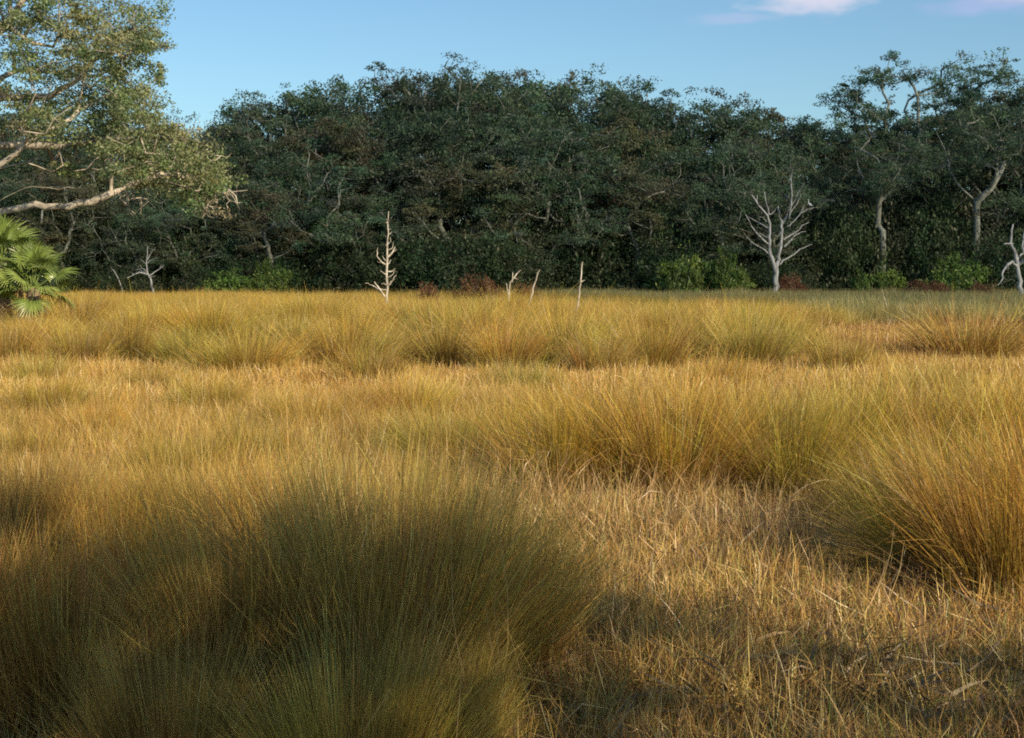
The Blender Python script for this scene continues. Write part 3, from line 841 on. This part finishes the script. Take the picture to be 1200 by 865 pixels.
# ------------------------------------------------------------------ the near oak on the left
def near_oak():
    g = np.random.default_rng(21)
    D = 45.0
    base = np.array([-22.5, 47.0, 0.0])
    t = empty('oak_tree', base)
    tag(t, 'big sunlit live oak reaching in from the left edge with pale limbs', 'tree')
    trunk = [(0, 0, -.2), (.1, -.1, 1.2), (.3, -.2, 2.4), (.5, -.3, 3.2)]
    L3 = lambda px, py, dd: at(px, py, D + dd) - base

    def line(pts, n=3):
        P = np.array([L3(*p_) for p_ in pts]); k = np.linspace(0, len(P) - 1, (len(P) - 1) * n + 1)
        return np.stack([np.interp(k, np.arange(len(P)), P[:, j]) for j in range(3)], -1) + g.normal(0, .04, (len(k), 3))
    fixed = [(line([(-120, 262, 0), (-60, 262, -1), (10, 248, -2), (40, 240, -2.3), (80, 243, -2.4), (120, 232, -2.2), (150, 215, -2), (190, 205, -1.6), (235, 208, -1)]), 3),
             (line([(-100, 240, -2), (-30, 248, -3), (0, 236, -3.4), (30, 218, -3.5), (70, 222, -3.4), (100, 220, -3.2)]), 3),
             (line([(-110, 250, 0), (-50, 225, -1), (5, 190, -2), (45, 158, -2), (82, 138, -1.8), (110, 120, -1)]), 3),
             (line([(-100, 220, 1), (-40, 170, 1), (0, 116, 1), (60, 112, 0), (95, 88, -.5), (125, 60, 0), (150, 44, 0), (178, 40, 0)]), 3),
             (line([(-110, 200, 0), (-60, 130, 0), (-20, 60, 0), (10, 20, 0), (60, -30, 0), (90, -70, 0)]), 3),
             (line([(-40, 170, 1), (20, 170, 2), (70, 172, 2), (100, 166, 2), (150, 160, 1.5)]), 3)]
    # where foliage stands, as photograph columns and rows at varying depth: right edge of the crown by height
    rows = [-150, -60, -10, 10, 40, 60, 90, 120, 150, 180, 205, 225, 240]
    edge = [100, 140, 110, 178, 190, 182, 182, 184, 196, 240, 262, 264, 250]
    pts = []
    while len(pts) < 880:
        py = g.uniform(-170, 245); e = np.interp(py, rows, edge)
        px = e - abs(g.normal(0, 1)) * 110 if g.random() < .55 else g.uniform(-330, e)
        if px > e: continue
        dd = g.uniform(-1, 1) * 6.5 * math.sqrt(max(.05, min(1, (e - px) / 160 + .12)))
        # open underside: the lower limbs carry leaves on the right only
        if py > 205 + max(0, (px - 120)) * .25 and px < 215: continue
        if py > 160 and px < 110 and g.random() < .5: continue
        if 120 < py < 215 and px < 80 and g.random() < .1: continue
        if py < 60 and 100 < px < 150 and g.random() < .5: continue
        pts.append(L3(px, py, dd))
    pts = np.array(pts)
    chains = grow(trunk, pts, g, bf=.12, step=.55, wig=.16, tip=.014, rtrunk=.46, p=2.35, fixed=fixed, sag=-.02)
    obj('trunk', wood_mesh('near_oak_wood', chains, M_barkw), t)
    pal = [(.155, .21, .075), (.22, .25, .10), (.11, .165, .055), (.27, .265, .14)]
    leafy = pts[g.random(len(pts)) > .10]
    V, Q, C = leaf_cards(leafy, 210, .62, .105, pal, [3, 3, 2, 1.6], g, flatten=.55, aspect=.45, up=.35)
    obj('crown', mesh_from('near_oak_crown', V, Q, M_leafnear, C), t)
    # bare hanging twigs and dry brown sprays
    tw = []
    for (px, py, dd) in [(140, 232, -2.5), (150, 228, -2.4), (165, 232, -2.2), (235, 236, -1.2), (243, 240, -1), (205, 160, -1.5), (200, 175, -1.5), (170, 190, -2), (262, 225, -1),
                         (268, 222, -1), (130, 190, -3), (120, 178, -3), (215, 198, -2), (250, 190, -1.2), (228, 175, -1.5)]:
        for _ in range(3):
            p0 = L3(px, py, dd); v = nrm(g.normal(0, 1, 3) + np.array([.5, -.2, -.6])) * g.uniform(.35, .8)
            P = [p0, p0 + v * .4 + g.normal(0, .06, 3), p0 + v * .75 + g.normal(0, .08, 3), p0 + v]
            tw.append((np.array(P), np.array([.026, .02, .014, .008])))
            tw.append((np.array([P[1], P[1] + g.normal(0, .16, 3), P[1] + g.normal(0, .25, 3)]), np.array([.014, .01, .006])))
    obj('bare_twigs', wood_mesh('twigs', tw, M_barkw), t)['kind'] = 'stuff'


near_oak()

# oaks behind the photographer: their shade lies over the nearest grass
KB = oak_kind('shade_oak', 131, 5.0, 10, 1.0, 230, 54, .22, rc=.9, bare=.0)
for (x, y, h, lab) in [(1.6, -6.4, 10.6, 'oak right behind the viewpoint, first of the row'),
                       (5.4, -6.5, 10.4, 'oak behind the viewpoint, nearest the path'), (9.8, -7.0, 9.7, 'oak behind the viewpoint, second along'),
                       (14.5, -9.0, 7.3, 'oak behind the viewpoint, third along'), (19.5, -10, 6.8, 'oak behind the viewpoint, fourth along'),
                       (25, -10.5, 6.8, 'oak behind the viewpoint, last of the row')]:
    place_tree(KB, 'oak_tree', (x, y, 0), x, (h / 10, h / 10, h / 10), lab, 'tree', 'oaks behind the viewpoint')


# ------------------------------------------------------------------ birds in the big dead tree
def bird(loc, s, body_c, label, heading, neck=True):
    m = bpy.data.materials.new('plumage'); m.use_nodes = True
    m.node_tree.nodes['Principled BSDF'].inputs['Base Color'].default_value = (*body_c, 1)
    m.node_tree.nodes['Principled BSDF'].inputs['Roughness'].default_value = .8
    mb = bpy.data.materials.new('bill'); mb.use_nodes = True
    mb.node_tree.nodes['Principled BSDF'].inputs['Base Color'].default_value = (.35, .24, .08, 1)
    t = empty('bird', loc, heading, s); tag(t, label, 'bird')
    # body, neck and head as one tapered skin, tail low behind
    P = [(-.20, 0, .22), (-.12, 0, .27), (-.04, 0, .33), (.05, 0, .40), (.08, 0, .48), (.05, 0, .55), (.04, 0, .62), (.08, 0, .67), (.125, 0, .665)]
    r = [.012, .055, .085, .065, .032, .022, .022, .034, .014]
    if not neck: P = P[:5] + [(.09, 0, .54), (.14, 0, .55)]; r = r[:4] + [.05, .045, .015]
    V, Q = tube_chain(P, r, 10); obj('body', mesh_from('bird_body', V, Q, m, smooth=True), t)
    e = P[-1]
    V, Q = tube_chain([e, (e[0] + .06, 0, e[2] - .01), (e[0] + .12, 0, e[2] - .02)], [.014, .008, .002], 6); obj('beak', mesh_from('bird_beak', V, Q, mb, smooth=True), t)
    for sy in (-1, 1):
        V, Q = tube_chain([(-.05, sy * .03, .28), (-.02, sy * .03, .14), (-.02, sy * .03, 0), (.04, sy * .03, 0)], [.012, .008, .007, .005], 5)
        obj('leg', mesh_from('bird_leg', V, Q, mb), t)
        V, Q = tube_chain([(.03, sy * .055, .37), (-.06, sy * .075, .31), (-.16, sy * .055, .25), (-.24, sy * .03, .21)], [.02, .045, .03, .004], 7)
        obj('wing', mesh_from('bird_wing', V, Q, m, smooth=True), t)


bp_ = at(860 + 425 / 4.81, 180 + 313 / 4.81, 90)
bird((bp_[0], 90.0, bp_[2]), .9, (.62, .62, .6), 'pale long necked wading bird perched on a right limb of the big dead tree', 2.6)
bp_ = at(860 + 296 / 4.81, 180 + 262 / 4.81, 91)
bird((bp_[0], 91.0, bp_[2] - .1), .8, (.03, .035, .06), 'dark bird sitting among the top limbs of the big dead tree', 1.9, neck=False)

# ------------------------------------------------------------------ tussocks of cordgrass
SHADE_ROOT = [(.36, .21, .055), (.28, .18, .045), (.40, .20, .06), (.30, .17, .05)]; SHADE_TIP = [(.62, .42, .10), (.48, .34, .06), (.48, .30, .09), (.38, .30, .07)]  # palette for the shaded tussocks: brown shade tone put into the blades
T_near = [tussock_mesh('tussock_near', 5600, .0062, 301 + i, root=SHADE_ROOT, tip=SHADE_TIP, segs=7, spread=.72, r0=.44) for i in range(3)]
T_mid = [tussock_mesh('tussock_mid', 3600, .0075, 311 + i, segs=6, spread=1.0, r0=.36) for i in range(4)]
T_lay = tussock_mesh('tussock_lay', 5200, .005, 321, segs=6, spread=1.15, r0=.40, lay=.32)
T_far = [tussock_mesh('tussock_far', 2300, .0085, 331 + i, segs=5, spread=[1.05, .85, 1.2, .95][i], r0=[.36, .28, .42, .33][i], tip=[GOLD, (.52, .38, .08), TAN, OLIVE], root=[(.14, .11, .04), (.10, .065, .03), (.20, .13, .05), (.20, .18, .04)], dead=.10) for i in range(4)]


def tussock(me, px, d, h, wid, label, group, off=0.0):
    o = obj('grass_tussock', me)
    o.location = (gx(px, d), d, -.02); o.rotation_euler = (rng.normal(0, .03), rng.normal(0, .03), 0 if me is T_lay else rng.random() * 6.28)
    o.scale = (h / 1.3 * wid, h / 1.3 * wid, h / 1.3)
    return tag(o, label, 'tussock', group)


G1 = 'shaded cordgrass tussocks in the left foreground'
for i, (px, d, h, w, lab) in enumerate([
        (445, 7.3, 1.28, 1.0, 'biggest dark tussock in the middle of the shaded foreground'),
        (562, 8.0, 1.08, .9, 'dark tussock at the right end of the shaded foreground'),
        (300, 7.2, 1.12, 1.0, 'dark tussock left of the biggest one in the foreground'),
        (55, 6.9, 0.99, 1.0, 'olive tussock in the bottom left corner'),
        (-70, 7.2, 1.03, 1.0, 'olive tussock cut by the left edge near the bottom'),
        (190, 6.2, 0.72, .9, 'low dark tussock at the bottom left between two taller ones'),
        (410, 6.0, 0.77, 1.0, 'low dark tussock at the bottom edge before the biggest one'),
        (520, 6.4, 0.68, .8, 'low dark tussock at the bottom edge near the dry grass'),
        (20, 9.8, 1.02, 1.1, 'tussock at the left edge in the second shaded row'),
        (125, 9.6, 0.97, 1.0, 'second tussock from the left in the second shaded row'),
        (235, 10.2, 0.99, 1.1, 'third tussock from the left in the second shaded row'),
        (350, 9.7, 1.02, 1.1, 'fourth tussock from the left in the second shaded row'),
        (455, 9.4, 0.99, 1.0, 'rightmost tussock of the second shaded row'),
        (-80, 9.6, 1.01, 1.1, 'tussock beyond the left edge in the second shaded row')]):
    tussock(T_near[i % 3], px, d, h, w, lab, G1)
G2 = 'golden cordgrass tussocks in the middle distance'
for i, (px, d, h, w, lab) in enumerate([
        (1190, 9.7, 1.12, 1.05, 'large golden tussock at the right edge above the dry grass'),
        (1112, 10.4, .98, 1.0, 'golden tussock with blades laid over to the left, right foreground'),
        (1055, 12.2, .80, 1.1, 'loose low tussock with spread blades, left of the large one at the right'),
        (1265, 10.2, 1.28, 1.1, 'golden tussock cut by the right edge'),
        (1150, 11.6, 1.14, 1.1, 'tussock behind the large one at the right edge'),
        (655, 14.0, 1.04, 1.0, 'leftmost tussock of the golden row right of centre'),
        (720, 14.4, 1.17, 1.1, 'second tussock of the golden row right of centre'),
        (790, 14.0, 1.23, 1.1, 'third tussock of the golden row right of centre'),
        (865, 14.8, 1.19, 1.1, 'fourth tussock of the golden row right of centre'),
        (925, 14.0, 1.15, 1.1, 'fifth tussock of the golden row right of centre'),
        (1000, 14.6, 1.19, 1.1, 'sixth tussock of the golden row right of centre'),
        (1070, 15.0, 1.21, 1.0, 'seventh tussock of the golden row right of centre'),
        (1150, 15.4, 1.23, 1.1, 'eighth tussock of the golden row right of centre'),
        (1225, 15.0, 1.21, 1.1, 'last tussock of the golden row, at the right edge'),
        (700, 17.0, 0.88, 1.1, 'tussock behind the second of the golden row'),
        (815, 17.4, 0.90, 1.1, 'tussock behind the third of the golden row'),
        (950, 17.2, 0.88, 1.1, 'tussock behind the fifth of the golden row'),
        (1100, 18.0, 0.92, 1.1, 'tussock behind the seventh of the golden row'),
        (590, 16.4, 0.84, 1.1, 'olive tussock at centre with blades fallen outward'),
        (530, 15.6, 0.86, 1.3, 'low spread tussock at centre beside a dark hollow'),
        (440, 17.2, 0.64, 1.2, 'low olive tussock behind the dark hollow'),
        (290, 15.4, 0.79, 1.0, 'green leaning tussock in the straw left of centre'),
        (30, 16.0, 0.64, 1.1, 'low golden tussock at the left edge in the straw'),
        (110, 18, .70, 1.2, 'low olive tussock in the straw, left of the green leaning one'),
        (195, 14.6, .70, 1.1, 'small brown tussock just behind the shaded row on the left'),
        (360, 18.6, .80, 1.2, 'olive tussock at the near edge of the sedge, left of centre'),
        (480, 20.2, .85, 1.2, 'golden tussock at the near edge of the sedge, centre'),
        (55, 20.5, .85, 1.3, 'golden tussock at the near edge of the sedge, far left'),
        (245, 21, .82, 1.2, 'brown gold tussock at the near edge of the sedge on the left'),
        (640, 18.8, 0.80, 1.1, 'golden tussock behind the olive one at centre')] + [
        (40, 26.5, .80, 1.3, 'small tussock standing out in the sedge near the left edge'),
        (175, 24.5, .70, 1.3, 'low olive tussock in the sedge, second from the left edge'),
        (262, 27.5, .95, 1.3, 'tussock in the sedge just before the fourth of the far row'),
        (435, 26.0, .85, 1.4, 'tussock standing alone in the sedge below the tall snag'),
        (610, 24.0, .85, 1.2, 'tussock in the sedge below the leaning stick'),
        (700, 27.8, 1.0, 1.2, 'tussock in the sedge below the straight pale stick'),
        (850, 25.5, .85, 1.3, 'tussock in the sedge left of the big dead tree'),
        (985, 28.5, .95, 1.3, 'tussock in the sedge right of the big dead tree'),
        (1090, 24.0, .80, 1.2, 'tussock in the sedge before the lone golden one')]):
    tussock(T_lay if 'laid' in lab or 'spread' in lab else (T_far if d > 22 else T_mid)[i % 4], px, d, h, w, lab, G2)
G3 = 'tussocks in the row beyond the tan sedge'
for i, (px, d, h, w) in enumerate([(8, 30, 1.15, 1.3), (90, 31, 1.15, 1.2), (150, 30, 1.1, 1.3), (215, 31.5, 1.2, 1.2), (290, 29.5, 1.1, 1.4), (345, 31, 1.2, 1.2), (402, 30, 1.2, 1.4),
                                   (470, 30.5, 1.2, 1.2), (522, 30, 1.2, 1.3), (590, 31, 1.25, 1.2), (662, 30, 1.25, 1.3), (712, 30.5, 1.3, 1.1), (765, 31, 1.3, 1.1), (820, 30.5, 1.3, 1.2),
                                   (880, 31, 1.25, 1.0), (930, 30, 1.3, 1.4)]):
    tussock(T_far[i % 4], px, d + [1.8, -1.2, 2.6, -.5, -1.8, 1.5, -.6, 2.2][i % 8], h * [1, .85, 1.08, .92, 1.05, .8, 1.1, .95][(i * 3) % 8], w, ORD[i] + ' tussock from the left in the row beyond the tan sedge', G3)
tussock(T_far[0], 1135, 32, 1.42, 1.6, 'large lone golden tussock in the red and tan sedge on the right', G3)
for i in range(46):
    d = 33.5 + 14 * (i / 46) ** .9 + rng.uniform(-.7, .7); px = rng.uniform(-30, 940 if d > 40 else 960)
    tussock(T_far[i % 4], px, d, rng.uniform(.95, 1.4), rng.uniform(1.1, 1.5),
            uniq('golden tussock before ' + near_lm(px)), 'tussocks of the wide golden stand')

# ------------------------------------------------------------------ grass that nobody could count
def nz(X, Y, k=1.0, ph=0.0):
    """Smooth noise about -1..1 over the ground."""
    X = X * k; Y = Y * k * 1.6
    return (np.sin(X * .9 + 1.3 * np.sin(Y * .5 + ph) + ph) + np.sin(Y * .8 + 1.7 * np.sin(X * .43 + 2 * ph)) + .8 * np.sin(X * 2.1 + Y * 1.3 + 3 * ph) + .6 * np.sin(X * 3.7 - Y * 2.9 + ph)) / 2.4


def pts_zone(n, d0, d1, px0, px1, seed, keep=None, power=1.0):
    g = np.random.default_rng(seed)
    d = np.sqrt(g.random(n) * (d1 ** 2 - d0 ** 2) + d0 ** 2); px = g.uniform(px0, px1, n)
    P = np.stack([(px - CX) / F * d, d, np.full(n, -.02)], -1)
    if keep is not None: P = P[keep(px, d, g)]
    return P


def sclz(P, lo, hi, seed, wide=1.0):
    g = np.random.default_rng(seed); s = g.uniform(lo, hi, len(P)) * (1 + .16 * nz(P[:, 0], P[:, 1], .8, seed))
    return np.stack([s * wide, s * wide, s * g.uniform(.85, 1.15, len(P))], -1)


straw_pal = [(.84, .58, .21), (.76, .46, .13), (.58, .35, .10), (.24, .30, .06), (.24, .13, .06)]
near_straw = [patch_mesh('straw', 110, .28, (.16, .44), .0075, 401 + i, straw_pal, [3, 4, 3, 1.3, 2], M_straw, .5, .8, flat=.35, segs=3, kink=.7) for i in range(5)]
P = pts_zone(5200, 5.0, 13.5, -120, 1320, 1)
scatter('dry_grass', near_straw, P, sclz(P, .7, 1.25, 2), 'low matted dry straw grass with green shoots in the foreground', 'grass', seed=3)
litter = [patch_mesh('litter', 60, .30, (.12, .35), .012, 411 + i, [(.28, .17, .08), (.16, .10, .05), (.42, .28, .12)], [3, 3, 2], M_straw, .9, .8, flat=.75, segs=2, kink=.5) for i in range(3)]
P = pts_zone(2600, 5.0, 13.5, -120, 1320, 5)
scatter('grass_litter', litter, P, sclz(P, .8, 1.4, 6), 'brown dead leaf litter matted between the foreground grasses', 'litter', seed=7)
shoots = [patch_mesh('shoots', 14, .12, (.14, .34), .008, 415 + i, [(.16, .30, .06), (.24, .36, .09)], [1, 1], M_straw, .35, .5, segs=3) for i in range(2)]
P = pts_zone(700, 6.5, 13.5, 560, 1240, 8)
scatter('green_grass', shoots, P, sclz(P, .7, 1.2, 9), 'small green grass shoots coming up through the straw', 'grass', seed=10)
stalks = [patch_mesh('stalks', 16, .30, (.45, .85), .008, 418 + i, [STRAW, TAN, (.55, .36, .15)], [2, 2, 1], M_straw, .28, .5, segs=5, kink=.8) for i in range(4)]
P = pts_zone(340, 11.2, 14.6, 540, 1080, 12)
P = np.concatenate([P, pts_zone(45, 8.5, 11, 560, 1000, 13)])
scatter('reed_grass', stalks, P, sclz(P, .6, 1.1, 14), 'thin pale straw stems standing before the golden tussocks', 'grass', seed=15)

weed = [patch_mesh('weed', 170, .30, (.15, .5), .004, 471 + i, [(.34, .20, .14), (.26, .15, .10), (.42, .27, .19)], [2, 2, 1], M_straw, .6, .9, segs=4, kink=.9) for i in range(3)]
P = np.concatenate([pts_zone(60, 10.2, 12.3, 730, 1010, 71), pts_zone(30, 8.4, 10.2, 950, 1200, 72), pts_zone(14, 12, 13.5, 600, 740, 73)])
scatter('dead_weeds', weed, P, sclz(P, .7, 1.1, 74), 'fine pinkish brown dead weeds tangled in the straw', 'weeds', tilt=.3, seed=75)

gold_pal = [GOLD, (.44, .29, .07), (.60, .38, .12), OLIVE, (.66, .46, .17)]
gold = [patch_mesh('gold', 150, .38, (.34, .66), .006, 421 + i, gold_pal, [4, 3, 3, 1.6, 1], M_straw, .24, .5, flat=.06, segs=4, root_pal=[OLIVE, BROWN, (.34, .20, .07)]) for i in range(5)]
P = pts_zone(4200, 11.5, 22.5, -90, 1290, 20, lambda px, d, g: ~((d < 14.5) & (px > 560)) & (g.random(len(px)) < .62 + .45 * nz(gx(px, d), d, .5, 2)))
scatter('golden_grass', gold, P, sclz(P, .8, 1.12, 21), 'fine knee high golden grass between straw and sedge', 'grass', seed=22)
sedge_pal = [(.72, .47, .12), (.80, .58, .21), (.62, .37, .08), (.48, .25, .06)]
sedge = [patch_mesh('sedge', 60, .40, (.30, .62), .017, 431 + i, sedge_pal, [3, 2, 3, 1.4], M_straw, .22, .45, segs=4, kink=.6, root=.7) for i in range(5)]
P = pts_zone(6400, 18.0, 33.5, -90, 1290, 30, lambda px, d, g: (d + 2.2 * nz(gx(px, d), d, .35, 1) > 21 + g.normal(0, .8, len(px))) & (d + 1.8 * nz(gx(px, d), d, .3, 4) + 1.5 * nz(gx(px, d), d, .9, 6) < 29.8))
P2 = pts_zone(2600, 30.0, 46, 930, 1290, 31)
P = np.concatenate([P, P2])
scatter('tan_sedge', sedge, P, sclz(P, .8, 1.12, 32), 'dry tan and orange sedge in a bright band across the field', 'sedge', seed=33)
P = pts_zone(75, 5.8, 10.6, -60, 600, 38)
scatter('straw_stems', [patch_mesh('stems', 7, .25, (.7, 1.3), .007, 481 + i, [(.60, .42, .18), (.40, .26, .10), (.52, .36, .12)], [2, 2, 2], M_straw, .4, .5, segs=6, kink=1.0) for i in range(4)],
        P, sclz(P, .7, 1.0, 39), 'bent and broken dead straw stems among the shaded tussocks', 'grass', seed=40)
# a little sedge mixed with the golden grass nearer by
P = np.concatenate([pts_zone(900, 15.5, 21, -90, 1290, 35), pts_zone(1100, 13, 21, -90, 480, 36)])
scatter('mixed_sedge', sedge, P, sclz(P, .6, .95, 36), 'scattered tan sedge leaves among the golden grass', 'sedge', seed=37)
rust = [patch_mesh('rust', 90, .6, (.35, .75), .022, 441 + i, [(.33, .13, .045), (.24, .09, .035), (.48, .25, .08)], [3, 2, 2], M_straw, .35, .6, segs=3, kink=.5) for i in range(3)]
P = np.concatenate([pts_zone(200, 40, 50, 930, 1290, 40), pts_zone(120, 47, 55, 820, 1290, 47), pts_zone(120, 33, 46, 1150, 1290, 41), pts_zone(40, 50, 58, 690, 960, 42), pts_zone(14, 28, 38, 60, 130, 43),
                    pts_zone(60, 30, 38, 990, 1110, 44)])
scatter('red_sedge', rust, P, sclz(P, .7, 1.1, 45), 'rust red sedge in patches at the far right of the field', 'sedge', seed=46)
farg = [patch_mesh('farg', 430, .75, (.6, 1.35), .012, 451 + i, [GOLD, (.54, .38, .08), OLIVE, TAN], [4, 4, 2, 1], M_grass, .38, .55, segs=4,
                   root_pal=[OLIVE, DKOL, BROWN]) for i in range(5)]
P = pts_zone(5200, 31.5, 93, -80, 1280, 50, lambda px, d, g: ((px < 930) | (d > 46)) & ((px < 560 + (93 - d) * 10) & (px < 1000 + 30 * nz(gx(px, d), d))))
zz = sclz(P, .8, 1.08, 51); zz[:, 2] *= np.interp(P[:, 1], [32, 50, 80, 93], [.95, .9, .72, .62])
keep = (P[:, 1] > 38) | (np.random.default_rng(3).random(len(P)) < .12)
P, zz = P[keep], zz[keep]
scatter('cordgrass', farg, P, zz, 'wide golden green stand of cordgrass up to the wood', 'grass', seed=52)
oliv = [patch_mesh('olive', 300, .8, (.6, 1.1), .020, 461 + i, [(.38, .34, .13), (.44, .38, .16), (.30, .29, .11)], [3, 2, 2], M_grass, .3, .45, segs=3,
                   root_pal=[DKOL, OLIVE]) for i in range(3)]
P = pts_zone(3600, 46, 96, 400, 1300, 60, lambda px, d, g: (px > 560 + (93 - d) * 9.5) & (d > 52 + g.normal(0, 1.5, len(px))))
zz = sclz(P, .85, 1.1, 61); zz[:, 2] *= np.interp(P[:, 1], [46, 93], [1.05, .8])
scatter('olive_grass', oliv, P, zz, 'dull olive grass in the shade before the wood', 'grass', seed=62)


# bent pale reeds beside the right tussocks
def reed(pts, d, r, label):
    P = np.array([at(px, py, d + k * .12) for k, (px, py) in enumerate(pts)])
    root = np.array([P[0][0], P[0][1], 0]); P[0][2] = 0
    k = np.linspace(0, len(P) - 1, (len(P) - 1) * 4 + 1)
    # smooth through the points
    from mathutils import geometry
    PP = np.stack([np.interp(k, np.arange(len(P)), P[:, j]) for j in range(3)], -1)
    for _ in range(3): PP[1:-1] = (PP[:-2] + PP[2:] + 2 * PP[1:-1]) / 4
    PP = PP - root
    V, Q = tube_chain(PP, np.linspace(r, r * .35, len(PP)), 5)
    o = obj('bent_reed', mesh_from('reed', V, Q, M_reed, smooth=True)); o.location = tuple(root)
    tag(o, label, 'reed', 'bent pale reeds')


M_reed = rough_mat('pale_reed', (.40, .28, .14), (.68, .55, .34), 12, 4, .2)
reed([(905, 610), (922, 585), (945, 568), (972, 560), (992, 572), (1002, 590)], 13.0, .010, 'long pale reed arching over to the right before the golden row')
reed([(972, 598), (985, 582), (1000, 568), (1022, 556)], 12.8, .010, 'short pale reed leaning right, crossing the arched one')
reed([(985, 600), (990, 585), (998, 575), (1004, 588), (1000, 600)], 12.9, .008, 'small folded pale reed under the arched one')
